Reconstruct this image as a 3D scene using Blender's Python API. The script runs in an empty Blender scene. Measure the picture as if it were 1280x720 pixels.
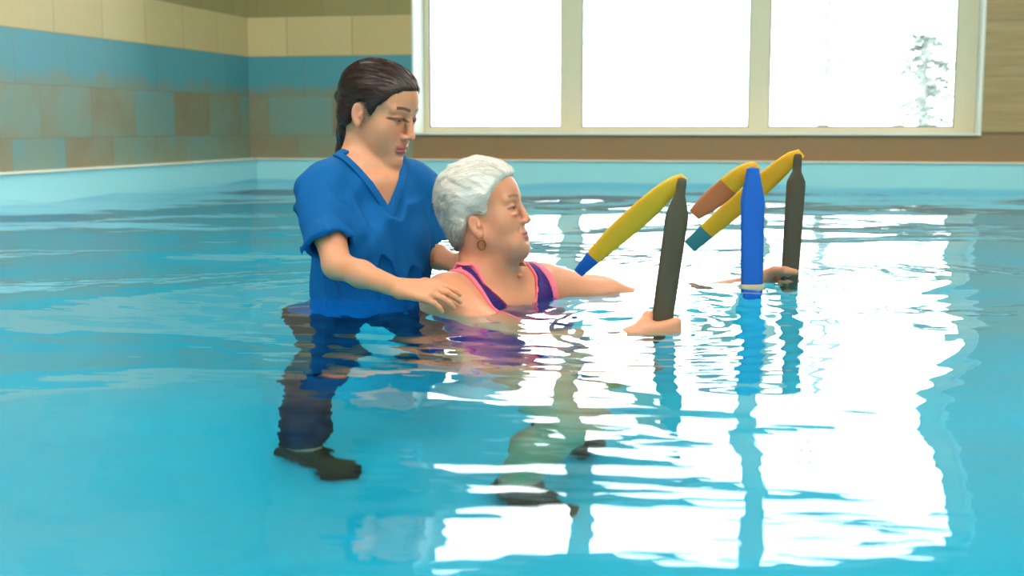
import bpy, bmesh, math, random
import numpy as np
from mathutils import Vector, Matrix

# ---------------------------------------------------------------- camera, light, exposure
SC = bpy.context.scene
COL = SC.collection
random.seed(4)
F_PX = 1600.0
PHI = math.radians(12.7)          # camera looks this far to the left of the room's long axis
TH = math.atan(202 / F_PX)        # and this far down
CAM_Z = 0.39                      # above the water (z = 0)

cam_d = bpy.data.cameras.new('camera'); cam = bpy.data.objects.new('camera', cam_d); COL.objects.link(cam)
cam_d.sensor_width = 36; cam_d.lens = 36 * F_PX / 1280
cam.location = (0, 0, CAM_Z); cam.rotation_euler = (math.pi / 2 - TH, 0, PHI)
cam_d.clip_start = 0.02
cam_d.dof.use_dof = True; cam_d.dof.focus_distance = 2.85; cam_d.dof.aperture_fstop = 5.0
SC.camera = cam

SC.view_settings.view_transform = 'Standard'; SC.view_settings.look = 'None'
SC.view_settings.gamma = 1; SC.view_settings.exposure = 0.22
SC.view_settings.use_curve_mapping = False
cy = SC.cycles
cy.max_bounces = 10; cy.diffuse_bounces = 4; cy.glossy_bounces = 4; cy.transmission_bounces = 8
cy.transparent_max_bounces = 8; cy.caustics_reflective = True; cy.caustics_refractive = True
cy.blur_glossy = 0.3; cy.sample_clamp_indirect = 6.0; cy.use_denoising = True

world = bpy.data.worlds.new('World'); SC.world = world; world.use_nodes = True
wn = world.node_tree.nodes; bg = wn['Background']
bg.inputs[0].default_value = (0.93, 0.97, 1.0, 1); bg.inputs[1].default_value = 8.5

def area(name, loc, rot, sx, sy, power, color=(1, 1, 1), spread=math.pi):
    l = bpy.data.lights.new(name, 'AREA'); l.shape = 'RECTANGLE'; l.size = sx; l.size_y = sy
    l.energy = power; l.color = color; l.spread = spread
    o = bpy.data.objects.new(name, l); o.location = loc; o.rotation_euler = rot; COL.objects.link(o); return o

# room numbers (metres; x right, y towards the window wall, z up from the water)
PX0, PX1, PY0, PY1 = -3.88, 4.6, -2.6, 8.75     # pool basin
DECK = 0.16; RIM = 0.09
RX0, RX1, RY0, RY1 = PX0 - RIM, PX1 + 1.2, PY0 - 1.5, PY1 + RIM
CEIL = 3.7; DEPTH = 1.22
# window opening
WX0, WX1, WZ0, WZ1 = -2.72, 1.13, 0.335, 2.46
# daylight portal in the opening, unseen ceiling panels and pool lamps added as fill
por = area('window_portal', ((WX0 + WX1) / 2, RY1 + 0.28, (WZ0 + WZ1) / 2), (-math.pi / 2, 0, 0), WX1 - WX0, WZ1 - WZ0, 1)
por.data.cycles.is_portal = True
FILL_PANELS = [(-2.4, 5.4), (0.4, 5.4), (3.2, 5.4), (-2.4, 1.0), (0.4, 1.0), (3.2, 1.0), (-2.4, -2.2), (0.4, -2.2), (3.2, -2.2)]
FILL_PANEL_POWER = 60
POOL_FILL_LAMPS = [(-3.0, PY0 + .03, 180), (-1.0, PY0 + .03, 180), (1.0, PY0 + .03, 180), (3.0, PY0 + .03, 180), (PX1 - .03, 0.5, 90), (PX1 - .03, 3.2, 90), (PX1 - .03, 5.9, 90)]
POOL_FILL_POWER = 3200

# ---------------------------------------------------------------- helpers
R_ = np.array([math.cos(PHI), math.sin(PHI), 0]); F_ = np.array([-math.sin(PHI), math.cos(PHI), 0])

def L(px, py, y):
    """the point y metres ahead of the viewer seen at that spot: (right, ahead, up)"""
    u = (px - 640) / F_PX; v = (360 - py) / F_PX
    ry = math.cos(TH) + v * math.sin(TH); rz = -math.sin(TH) + v * math.cos(TH)
    return np.array([u * y / ry, y, CAM_Z + rz * y / ry])

def to_world(p):
    w = R_ * p[0] + F_ * p[1]
    return (w[0], w[1], p[2])

def tag(o, label=None, cat=None, group=None, kind=None):
    if label: o['label'] = label
    if cat: o['category'] = cat
    if group: o['group'] = group
    if kind: o['kind'] = kind
    return o

def empty(name, loc, rz=0):
    o = bpy.data.objects.new(name, None); COL.objects.link(o); o.location = loc; o.rotation_euler = (0, 0, rz)
    o.empty_display_size = .1
    return o

def link_mesh(name, me, mat=None, parent=None, smooth=True):
    o = bpy.data.objects.new(name, me); COL.objects.link(o)
    if mat: me.materials.append(mat)
    if parent: o.parent = parent
    if smooth: me.polygons.foreach_set('use_smooth', np.ones(len(me.polygons), dtype=bool))
    return o

def arr_mesh(name, V, Q):
    me = bpy.data.meshes.new(name); V = np.asarray(V, dtype=np.float32); Q = np.asarray(Q, dtype=np.int32)
    me.vertices.add(len(V)); me.vertices.foreach_set('co', V.ravel())
    me.loops.add(Q.size); me.loops.foreach_set('vertex_index', Q.ravel())
    me.polygons.add(len(Q)); me.polygons.foreach_set('loop_start', np.arange(len(Q), dtype=np.int32) * Q.shape[1])
    me.update(calc_edges=True)
    return me

def add_box(bm, lo, hi):
    vs = [bm.verts.new((x, y, z)) for z in (lo[2], hi[2]) for y in (lo[1], hi[1]) for x in (lo[0], hi[0])]
    for f in ((0, 2, 3, 1), (4, 5, 7, 6), (0, 1, 5, 4), (2, 6, 7, 3), (0, 4, 6, 2), (1, 3, 7, 5)):
        bm.faces.new([vs[i] for i in f])

def boxes(name, lst, mat, parent=None, bevel=0.0, kind=None):
    bm = bmesh.new()
    for lo, hi in lst: add_box(bm, lo, hi)
    if bevel:
        bmesh.ops.bevel(bm, geom=bm.edges[:] + bm.verts[:], offset=bevel, segments=3, affect='EDGES', profile=.5)
    me = bpy.data.meshes.new(name); bm.to_mesh(me); bm.free()
    o = link_mesh(name, me, mat, parent, smooth=False)
    if kind: o['kind'] = kind
    return o

# --- node helpers
class NT:
    def __init__(s, name):
        s.m = bpy.data.materials.new(name); s.m.use_nodes = True; s.t = s.m.node_tree
        s.n = s.t.nodes; s.b = s.n['Principled BSDF']; s.out = s.n['Material Output']
    def new(s, k, **kw):
        n = s.n.new(k)
        for a, v in kw.items(): setattr(n, a, v)
        return n
    def l(s, a, b): s.t.links.new(a, b)
    def put(s, node, i, v):
        if isinstance(v, bpy.types.NodeSocket): s.l(v, node.inputs[i])
        elif v is not None: node.inputs[i].default_value = v
    def math(s, op, a, b=None, c=None, clamp=False):
        n = s.new('ShaderNodeMath', operation=op, use_clamp=clamp)
        s.put(n, 0, a); s.put(n, 1, b); s.put(n, 2, c); return n.outputs[0]
    def mix(s, f, a, b, blend='MIX'):
        n = s.new('ShaderNodeMix', data_type='RGBA', blend_type=blend, clamp_factor=True)
        s.put(n, 0, f); s.put(n, 6, a); s.put(n, 7, b); return n.outputs[2]
    def noise(s, vec, scale, detail=3, rough=.5, dim='3D'):
        n = s.new('ShaderNodeTexNoise', noise_dimensions=dim); s.put(n, 'Vector', vec)
        n.inputs['Scale'].default_value = scale; n.inputs['Detail'].default_value = detail; n.inputs['Roughness'].default_value = rough
        return n.outputs['Fac']
    def ramp(s, f, stops, interp='LINEAR'):
        n = s.new('ShaderNodeValToRGB'); n.color_ramp.interpolation = interp; e = n.color_ramp.elements
        while len(e) < len(stops): e.new(.5)
        for i, (p, c) in enumerate(stops): e[i].position = p; e[i].color = (*c, 1)
        s.put(n, 0, f); return n.outputs[0]
    def combine(s, x, y, z):
        n = s.new('ShaderNodeCombineXYZ'); s.put(n, 0, x); s.put(n, 1, y); s.put(n, 2, z); return n.outputs[0]
    def bump(s, h, strength=.3, dist=.01, normal=None):
        n = s.new('ShaderNodeBump'); n.inputs['Strength'].default_value = strength; n.inputs['Distance'].default_value = dist
        s.put(n, 'Height', h)
        if normal: s.l(normal, n.inputs['Normal'])
        s.l(n.outputs[0], s.b.inputs['Normal']); return n.outputs[0]
    def color(s, c): s.put(s.b, 'Base Color', c if isinstance(c, bpy.types.NodeSocket) else (*c, 1))
    def rough(s, r): s.put(s.b, 'Roughness', r)

def srgb(r, g, b):
    f = lambda c: (c / 255 / 12.92) if c / 255 < .04045 else ((c / 255 + .055) / 1.055) ** 2.4
    return (f(r), f(g), f(b))

def plain(name, c, rough=.5, var=.08, scale=30, bumpd=0.0, spec=.5, metallic=0):
    t = NT(name); tc = t.new('ShaderNodeTexCoord').outputs['Object']
    n = t.noise(tc, scale)
    t.color(t.mix(t.math('MULTIPLY', n, 1.0), (*[x * (1 - var) for x in c], 1), (*[min(1, x * (1 + var)) for x in c], 1)))
    t.rough(rough); t.b.inputs['Specular IOR Level'].default_value = spec; t.b.inputs['Metallic'].default_value = metallic
    if bumpd: t.bump(t.noise(tc, scale * 6), .5, bumpd)
    return t.m

# ---------------------------------------------------------------- room materials
def wall_tiles(name, axis, right_x=None):
    """slate tile bands: brown green slate, one turquoise row, tan tiles above"""
    t = NT(name); pos = t.new('ShaderNodeTexCoord').outputs['Object']
    sp = t.new('ShaderNodeSeparateXYZ'); t.l(pos, sp.inputs[0])
    a = sp.outputs[0 if axis == 'x' else 1]; z = sp.outputs[2]
    rz = t.math('DIVIDE', t.math('SUBTRACT', z, 0.045), 0.283)          # rows meet at .328 .611 .894 1.177
    row = t.math('FLOOR', rz); fz = t.math('FRACT', rz)
    off = t.math('MULTIPLY', t.math('FRACT', t.math('MULTIPLY', row, .37)), 0.6)
    ra = t.math('DIVIDE', t.math('ADD', a, t.math('ADD', off, 0.10)), 0.50)
    col = t.math('FLOOR', ra); fa = t.math('FRACT', ra)
    wnz = t.new('ShaderNodeTexWhiteNoise', noise_dimensions='3D'); t.l(t.combine(col, row, 3.3), wnz.inputs['Vector'])
    r1 = wnz.outputs['Value']
    wn2 = t.new('ShaderNodeTexWhiteNoise', noise_dimensions='3D'); t.l(t.combine(col, row, 9.1), wn2.inputs['Vector'])
    r2 = wn2.outputs['Value']
    # joint mask
    ez = t.math('MULTIPLY', t.math('MINIMUM', fz, t.math('SUBTRACT', 1, fz)), .283)
    ea = t.math('MULTIPLY', t.math('MINIMUM', fa, t.math('SUBTRACT', 1, fa)), .50)
    e = t.math('MINIMUM', ez, ea); joint = t.math('LESS_THAN', e, .0035)
    shift = t.combine(t.math('MULTIPLY', r1, 7), t.math('MULTIPLY', r2, 7), 0)
    pv = t.new('ShaderNodeVectorMath', operation='ADD'); t.l(pos, pv.inputs[0]); t.l(shift, pv.inputs[1])
    cloud = t.noise(pv.outputs[0], 3.0, 4, .6); fine = t.noise(pos, 26, 4, .6)
    slate = t.ramp(t.math('ADD', t.math('MULTIPLY', cloud, .75), t.math('MULTIPLY', t.math('SUBTRACT', r1, .35), .36)),
                   [(.15, srgb(134, 112, 78)), (.36, srgb(136, 132, 104)), (.52, srgb(126, 144, 124)), (.75, srgb(106, 148, 146))])
    # the turquoise row has a brown foot
    foot = t.math('ADD', t.math('MULTIPLY', t.math('SUBTRACT', .34, fz), 4), t.math('MULTIPLY', t.math('SUBTRACT', cloud, .5), 4), clamp=True)
    blue = t.mix(foot, (*srgb(66, 146, 162), 1), (*srgb(124, 130, 104), 1))
    blue = t.mix(t.math('MULTIPLY', t.math('ADD', fine, t.math('MULTIPLY', r2, .6)), .4), blue, (*srgb(104, 160, 156), 1))
    tan = t.mix(r1, (*srgb(200, 172, 116), 1), (*srgb(216, 192, 138), 1))
    tan2 = t.mix(r2, (*srgb(150, 134, 84), 1), (*srgb(176, 158, 104), 1))
    tan = t.mix(t.math('GREATER_THAN', row, 3.5), tan, tan2)
    c = t.mix(t.math('GREATER_THAN', row, 1.5), slate, blue)
    c = t.mix(t.math('GREATER_THAN', row, 2.5), c, tan)
    if right_x is not None:
        # right of and below the window: long tan stone tiles
        isr = t.math('GREATER_THAN', a, right_x)
        rr = t.math('DIVIDE', t.math('ADD', z, 0.0), .355); fr = t.math('FRACT', rr)
        jr = t.math('LESS_THAN', t.math('MINIMUM', fr, t.math('SUBTRACT', 1, fr)), .012)
        gv = t.new('ShaderNodeVectorMath', operation='MULTIPLY'); t.l(pos, gv.inputs[0]); gv.inputs[1].default_value = (3, 3, 40)
        grain = t.noise(gv.outputs[0], 1, 4)
        st = t.mix(grain, (*srgb(150, 122, 78), 1), (*srgb(196, 168, 118), 1))
        low = t.math('LESS_THAN', rr, 1.0)
        st = t.mix(low, st, (*srgb(120, 92, 62), 1))
        c = t.mix(isr, c, st)
        under = t.math('MULTIPLY', t.math('LESS_THAN', z, WZ0), t.math('GREATER_THAN', a, WX0))
        c = t.mix(under, c, (*srgb(150, 118, 80), 1))
        joint = t.math('MAXIMUM', t.math('MULTIPLY', joint, t.math('SUBTRACT', 1, isr)), t.math('MULTIPLY', jr, isr))
    c = t.mix(t.math('MULTIPLY', fine, .25), c, t.mix(.5, c, (0.05, 0.05, 0.04, 1)))
    c = t.mix(t.math('MULTIPLY', joint, .55), c, (*srgb(120, 112, 88), 1))
    t.color(c); t.rough(.55)
    t.bump(t.math('SUBTRACT', t.math('MULTIPLY', fine, .3), joint), .5, .003)
    return t.m

M = {}
M['tiles_left'] = wall_tiles('slate_tiles_side', 'y')
M['tiles_back'] = wall_tiles('slate_tiles_window', 'x', WX1)
M['pool'] = plain('turquoise_pool_liner', (0.008, 0.53, 0.71), .5, .05, 1.2)
M['rim'] = plain('pool_rim', srgb(160, 222, 226), .35, .03, 4)
M['lip'] = plain('deck_stone', srgb(225, 222, 205), .5, .05, 10)
M['ceil'] = plain('ceiling_paint', (.62, .60, .54), .8, .02, 3)
M['frame'] = plain('window_frame_paint', srgb(222, 212, 182), .45, .04, 12)
M['reveal'] = plain('window_reveal_plaster', srgb(222, 226, 214), .6, .03, 12)
M['snow'] = plain('pale_ground', (.6, .62, .62), .9, .05, 2)
M['white'] = plain('white_fill_housing', (.8, .8, .8), .4, .02)

def glass_mat():
    t = NT('window_glass'); t.n.remove(t.b)
    g = t.new('ShaderNodeBsdfGlossy'); g.inputs['Roughness'].default_value = .02
    tr = t.new('ShaderNodeBsdfTransparent'); tr.inputs[0].default_value = (.96, .985, .98, 1)
    fr = t.new('ShaderNodeFresnel'); fr.inputs[0].default_value = 1.45
    mx = t.new('ShaderNodeMixShader'); t.l(fr.outputs[0], mx.inputs[0]); t.l(tr.outputs[0], mx.inputs[1]); t.l(g.outputs[0], mx.inputs[2])
    t.l(mx.outputs[0], t.out.inputs[0]); return t.m
M['glass'] = glass_mat()

def water_mat():
    t = NT('pool_water'); t.n.remove(t.b)
    g = t.new('ShaderNodeBsdfGlass'); g.inputs['IOR'].default_value = 1.333; g.inputs['Roughness'].default_value = 0.0
    g.inputs['Color'].default_value = (1, 1, 1, 1)
    pos = t.new('ShaderNodeTexCoord').outputs['Object']
    mp = t.new('ShaderNodeMapping'); t.l(pos, mp.inputs[0]); mp.inputs['Rotation'].default_value = (0, 0, -PHI); mp.inputs['Scale'].default_value = (1, 2.2, 1)
    n = t.noise(mp.outputs[0], 6.0, 2, .45)
    b = t.new('ShaderNodeBump'); b.inputs['Strength'].default_value = .5; b.inputs['Distance'].default_value = .003; t.l(n, b.inputs['Height'])
    t.l(b.outputs[0], g.inputs['Normal'])
    t.l(g.outputs[0], t.out.inputs[0])
    va = t.new('ShaderNodeVolumeAbsorption'); va.inputs['Color'].default_value = (.0, .90, .95, 1); va.inputs['Density'].default_value = .26
    t.l(va.outputs[0], t.out.inputs['Volume'])
    return t.m
M['water'] = water_mat()

def emit(name, c, s):
    t = NT(name); t.n.remove(t.b); e = t.new('ShaderNodeEmission'); e.inputs[0].default_value = (*c, 1); e.inputs[1].default_value = s
    t.l(e.outputs[0], t.out.inputs[0]); return t.m
M['panel_fill_glow'] = emit('fill_panel_diffuser', (1, .95, .86), 3.0)
M['pool_fill_glow'] = emit('pool_fill_lens', (.9, 1, 1), 4.0)

# ---------------------------------------------------------------- setting
T = .25
boxes('floor', [((PX0 - T, PY0 - T, -DEPTH - .1), (PX1 + T, PY1 + T, -DEPTH))], M['pool'], kind='structure')
def pool_wall(name, lo, hi):
    o = boxes(name, [(lo, hi)], M['pool'], kind='structure'); return o
zb = -0.0
for nm, lo, hi in (('wall_pool_left', (PX0 - RIM, PY0 - RIM), (PX0, PY1 + RIM)), ('wall_pool_right', (PX1, PY0 - RIM), (PX1 + RIM, PY1 + RIM)),
                   ('wall_pool_back', (PX0, PY1), (PX1, PY1 + RIM)), ('wall_pool_front', (PX0, PY0 - RIM), (PX1, PY0))):
    pool_wall(nm, (*lo, -DEPTH), (*hi, -.03))
for i, (lo, hi) in enumerate((((PX0 - RIM, PY0 - RIM), (PX0, PY1 + RIM)), ((PX1, PY0 - RIM), (PX1 + RIM, PY1 + RIM)),
                   ((PX0, PY1), (PX1, PY1 + RIM)), ((PX0, PY0 - RIM), (PX1, PY0)))):
    boxes('trim_%d' % (i + 1), [((*lo, -.03), (*hi, DECK - .012))], M['rim'], kind='structure')
lp = .012
boxes('trim_5', [((PX0 - RIM, PY0 - RIM, DECK - .012), (PX0 + lp, PY1 + RIM, DECK)), ((PX0 + lp, PY1 - lp, DECK - .012), (PX1, PY1 + RIM, DECK)),
                 ((PX0, PY0 - RIM, DECK - .012), (PX1, PY0 + lp, DECK)), ((PX1 - lp, PY0 - RIM, DECK - .012), (PX1 + RIM, PY1, DECK))], M['lip'], bevel=.004, kind='structure')
boxes('floor_deck', [((PX1 + RIM, RY0, -.1), (RX1, RY1, DECK)), ((RX0, RY0, -.1), (PX1 + RIM, PY0 - RIM, DECK))], M['lip'], kind='structure')
boxes('wall_left', [((RX0 - T, RY0 - T, -.1), (RX0, RY1 + T, CEIL))], M['tiles_left'], kind='structure')
boxes('wall_right', [((RX1, RY0 - T, -.1), (RX1 + T, RY1 + T, CEIL))], M['tiles_left'], kind='structure')
boxes('wall_front', [((RX0, RY0 - T, -.1), (RX1, RY0, CEIL))], M['tiles_back'], kind='structure')
WT = .42
boxes('wall_back', [((RX0, RY1, -.1), (WX0, RY1 + WT, CEIL)), ((WX1, RY1, -.1), (RX1, RY1 + WT, CEIL)),
                    ((WX0, RY1, -.1), (WX1, RY1 + WT, WZ0)), ((WX0, RY1, WZ1), (WX1, RY1 + WT, CEIL))], M['tiles_back'], kind='structure')
boxes('ceiling', [((RX0 - T, RY0 - T, CEIL), (RX1 + T, RY1 + WT, CEIL + .1))], M['ceil'], kind='structure')
# plaster lining of the opening
q = .012
boxes('trim_6', [((WX0, RY1 - .004, WZ0), (WX0 + q, RY1 + .30, WZ1)), ((WX1 - q, RY1 - .004, WZ0), (WX1, RY1 + .30, WZ1)),
                 ((WX0, RY1 - .02, WZ0 - .004), (WX1, RY1 + .30, WZ0 + q)), ((WX0, RY1 - .004, WZ1 - q), (WX1, RY1 + .30, WZ1))], M['reveal'], kind='structure')
# windows: three panes with broad mullions. image columns of the bars -> wall x
def wall_x(px, y=RY1 + .30):
    u = (px - 640) / F_PX; dx = -math.sin(PHI) + u * math.cos(PHI); dy = math.cos(PHI) + u * math.sin(PHI)
    return dx / dy * y
panes = [(wall_x(539), wall_x(701)), (wall_x(727), wall_x(933)), (wall_x(958), wall_x(1187))]
fy0, fy1 = RY1 + .27, RY1 + .35
pz0 = .385; pz1 = WZ1 - .06
edges = [WX0 + q, (panes[0][1] + panes[1][0]) / 2, (panes[1][1] + panes[2][0]) / 2, WX1 - q]
M['bead'] = plain('dark_gasket', srgb(70, 104, 104), .5, .03)
for i, (a, b) in enumerate(panes):
    w = boxes('window_%d' % (i + 1), [((edges[i], fy0, WZ0 + q), (a, fy1, WZ1 - q)), ((b, fy0, WZ0 + q), (edges[i + 1], fy1, WZ1 - q)),
                ((a, fy0, WZ0 + q), (b, fy1, pz0)), ((a, fy0, pz1), (b, fy1, WZ1 - q))], M['frame'], kind='structure')
    g = .008
    bd = boxes('gasket', [((a, fy0 + .015, pz0), (a + g, fy0 + .03, pz1)), ((b - g, fy0 + .015, pz0), (b, fy0 + .03, pz1)),
                ((a, fy0 + .015, pz0), (b, fy0 + .03, pz0 + g)), ((a, fy0 + .015, pz1 - g), (b, fy0 + .03, pz1))], M['bead'], w)
    boxes('pane', [((a + g, fy0 + .034, pz0 + g), (b - g, fy0 + .040, pz1 - g))], M['glass'], w)
# outside ground
boxes('ground_outside', [((-30, RY1 + WT, -.6), (30, 60, -.5))], M['snow'], kind='structure')

# two trees that show faintly through the right pane
M['bark'] = plain('pale_bark', (.21, .22, .21), .9, .15, 8)
M['needles'] = plain('frosted_needles', (.22, .27, .245), .8, .15, 5)
def tube(bm, a, b, r0, r1, seg=8):
    a = Vector(a); b = Vector(b); q = (b - a).to_track_quat('Z', 'Y')
    v0 = [bm.verts.new(a + q @ Vector((r0 * math.cos(t), r0 * math.sin(t), 0))) for t in [i * 2 * math.pi / seg for i in range(seg)]]
    v1 = [bm.verts.new(b + q @ Vector((r1 * math.cos(t), r1 * math.sin(t), 0))) for t in [i * 2 * math.pi / seg for i in range(seg)]]
    for i in range(seg): bm.faces.new((v0[i], v0[(i + 1) % seg], v1[(i + 1) % seg], v1[i]))
    bm.faces.new(v0[::-1]); bm.faces.new(v1)
def tree(px, y, h, label, bare):
    rng = random.Random(int(px)); x, yy, _ = to_world(L(px, 100, y)); r = empty('tree', (x, yy, -.5)); tag(r, label, 'tree')
    bm = bmesh.new(); tube(bm, (0, 0, 0), (0, 0, h), .13 if bare else .09, .03)
    tips = []
    for i in range(46 if bare else 60):
        z = h * (.28 + .7 * rng.random()) if bare else h * (.06 + .92 * i / 60); a = rng.random() * 6.28
        l = (.5 + rng.random()) * .9 if bare else (1 - z / h) * 1.1 + .15
        e = Vector((math.cos(a) * l, math.sin(a) * l, z + (l * .8 if bare else -.15 * l))); tube(bm, (0, 0, z), e, .03 if bare else .015, .008, 5)
        tips.append(((0, 0, z), e))
        if bare:
            for k in range(4):
                f = Vector((0, 0, z)).lerp(e, .4 + .15 * k); tube(bm, f, f + Vector((rng.uniform(-.4, .4), rng.uniform(-.4, .4), rng.uniform(.1, .5))), .010, .004, 4)
    me = bpy.data.meshes.new('trunk'); bm.to_mesh(me); bm.free(); link_mesh('trunk', me, M['bark'], r)
    if not bare:
        bm = bmesh.new()
        for s0, e in tips:
            s0 = Vector(s0)
            for k in range(26):
                c = s0.lerp(e, .1 + .9 * rng.random()); d = Vector((rng.uniform(-1, 1), rng.uniform(-1, 1), rng.uniform(-.7, .5))).normalized() * .14
                w = d.cross(Vector((rng.random(), rng.random(), 1))).normalized() * .022
                bm.faces.new([bm.verts.new(p) for p in (c - w, c + d * .5 - w * 1.4, c + d, c + w)])
        me = bpy.data.meshes.new('foliage'); bm.to_mesh(me); bm.free(); o = link_mesh('foliage', me, M['needles'], r, False); o['kind'] = 'stuff'
# unseen ceiling panels added as interior fill
def lamp(i, x, y):
    r = empty('ceiling_fill', (x, y, CEIL))
    tag(r, 'added ceiling fill panel %s, in the row %s' % ({-2.4: 'nearest the left wall', 0.4: 'over the pool centre', 3.2: 'nearest the right wall'}[x], {5.4: 'nearest the windows', 1.0: 'over mid pool', -2.2: 'over the near end'}[y]), 'ceiling light', {5.4: 'added ceiling lights by the windows', 1.0: 'added ceiling lights mid pool', -2.2: 'added ceiling lights at the near end'}[y])
    boxes('frame', [((-.62, -.62, -.05), (-.58, .62, 0)), ((.58, -.62, -.05), (.62, .62, 0)), ((-.58, -.62, -.05), (.58, -.58, 0)), ((-.58, .58, -.05), (.58, .62, 0))], M['white'], r)
    boxes('diffuser', [((-.58, -.58, -.03), (.58, .58, -.02))], M['panel_fill_glow'], r)
    a = area('panel_fill', (0, 0, -.06), (0, 0, 0), 1.1, 1.1, FILL_PANEL_POWER, (1, .94, .85)); a.parent = r
for i, (x, y) in enumerate(FILL_PANELS): lamp(i, x, y)
tree(1155, 19.0, 2.3, 'pale conifer outside, seen low in the right window pane', False)
tree(1030, 23.0, 6.0, 'bare pale tree outside behind the right window pane', True)
# unseen under-water lamps added to near and right walls to light the basin
for i, (x, y, dg) in enumerate(POOL_FILL_LAMPS):
    r = empty('pool_fill_light', (x, y, -.55), math.radians(dg - 180)); tag(r, 'unseen underwater fill lamp added to the near pool wall, %s' % ('beside the left corner', 'second from the left corner', 'second from the right corner', 'beside the right corner')[i] if dg == 180 else 'unseen underwater fill lamp added to the right pool wall, %s' % ('at its near end', 'at its middle', 'at its far end')[i - 4], 'pool fill light', 'added lamps of the near pool wall' if dg == 180 else 'added lamps of the right pool wall')
    bm = bmesh.new(); bmesh.ops.create_cone(bm, cap_ends=True, segments=40, radius1=.15, radius2=.13, depth=.03, matrix=Matrix.Rotation(-math.pi / 2, 4, 'X'))
    me = bpy.data.meshes.new('lens'); bm.to_mesh(me); bm.free(); link_mesh('lens', me, M['pool_fill_glow'], r, False)
    a = area('pool_fill_lamp', (0, .05, 0), (math.pi / 2, 0, math.pi), .6, .5, POOL_FILL_POWER, (.88, 1, 1)); a.parent = r

# ---------------------------------------------------------------- water
def build_water():
    h = .02
    e = .03
    xs = np.arange(PX0 - e, PX1 + e + h, h); ys = np.arange(PY0 - e, PY1 + e + h, h)
    X, Y = np.meshgrid(xs, ys)                      # (ny, nx)
    # along / across the viewing direction
    A = X * R_[0] + Y * R_[1]; B = X * F_[0] + Y * F_[1]
    Z = np.zeros_like(X)
    rng = np.random.RandomState(21)
    def waves(n, lmin, lmax, slope, spread, base=math.pi / 2):
        nonlocal Z
        for _ in range(n):
            lam = lmin * (lmax / lmin) ** rng.rand(); k = 2 * math.pi / lam
            th = base + rng.randn() * spread; ph = rng.rand() * 6.28
            wob = .35 * np.sin(.9 * A + rng.rand() * 6) + .3 * np.sin(1.1 * B + rng.rand() * 6)
            Z += slope / math.sqrt(n) / k * 1.41 * np.sin(k * (A * math.cos(th) + B * math.sin(th)) + ph + wob)
    waves(8, .7, 2.0, .030, .5)
    waves(12, .24, .5, .012, .5)
    waves(14, .10, .2, .007, .9)
    # rings that spread from the two people and the held bars
    for (px, d, amp, lam) in ((450, 3.0, .0006, .11), (600, 2.75, .0010, .12), (826, 2.5, .0013, .08), (985, 3.4, .0014, .09), (715, 2.9, .0012, .07)):
        a0 = (px - 640) / F_PX * d; r = np.hypot(A - a0, B - d) + .02
        Z += amp * np.sin(2 * math.pi * r / lam + 1.5 * np.sin(5 * A + 3 * B) + 1.2 * np.sin(9 * A - 4 * B)) * np.exp(-((r - .25) / .45) ** 2)
    ny, nx = X.shape
    top = np.stack([X, Y, Z], -1).reshape(-1, 3)
    idx = np.arange(ny * nx).reshape(ny, nx)
    Q = np.stack([idx[:-1, :-1], idx[:-1, 1:], idx[1:, 1:], idx[1:, :-1]], -1).reshape(-1, 4)
    # skirt + bottom
    border = np.concatenate([idx[0, :], idx[1:, -1], idx[-1, -2::-1], idx[-2:0:-1, 0]])
    nb = len(border); low = top[border].copy(); low[:, 2] = -DEPTH - .03
    o = ny * nx; nxt = np.roll(np.arange(nb), -1)
    S = np.stack([border, o + np.arange(nb), o + nxt, border[nxt]], -1)
    V = np.concatenate([top, low]); Qa = np.concatenate([Q, S])
    me = arr_mesh('water', V, Qa)
    bm = bmesh.new(); bm.from_mesh(me); bm.verts.ensure_lookup_table()
    bm.faces.new([bm.verts[o + i] for i in range(nb)][::-1]); bm.normal_update()
    bm.to_mesh(me); bm.free()
    sm = np.ones(len(me.polygons), dtype=bool); sm[len(Q):] = False
    ob = link_mesh('water', me, M['water'], smooth=False); me.polygons.foreach_set('use_smooth', sm)
    ob['kind'] = 'structure'
    return ob
WATER = build_water()

# ---------------------------------------------------------------- implicit surfaces for bodies and clothes
def nrm(v): v = np.asarray(v, float); return v / np.linalg.norm(v)

def nrm2(v): return v / (np.linalg.norm(v, axis=1, keepdims=True) + 1e-9)

class Frame:
    def __init__(s, c, yaw, pitch=0.0, roll=0.0, scale=1.0):
        """yaw: degrees turned from 'right' towards the viewer; pitch: degrees nose-down"""
        a, p, r = map(math.radians, (yaw, pitch, roll))
        f0 = np.array([math.cos(a), -math.sin(a), 0]); l0 = np.array([math.sin(a), math.cos(a), 0]); z = np.array([0, 0, 1.])
        f = math.cos(p) * f0 - math.sin(p) * z; u = math.sin(p) * f0 + math.cos(p) * z
        l = math.cos(r) * l0 + math.sin(r) * u; u = math.cos(r) * u - math.sin(r) * l0
        s.c = np.asarray(c, float); s.M = np.stack([f, l, u], 1); s.s = scale
    def to(s, P): return ((P - s.c) @ s.M) / s.s
    def w(s, *p): return s.c + s.M @ (np.asarray(p, float) * s.s)
    def d(s, *p): return s.M @ np.asarray(p, float)

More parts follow.
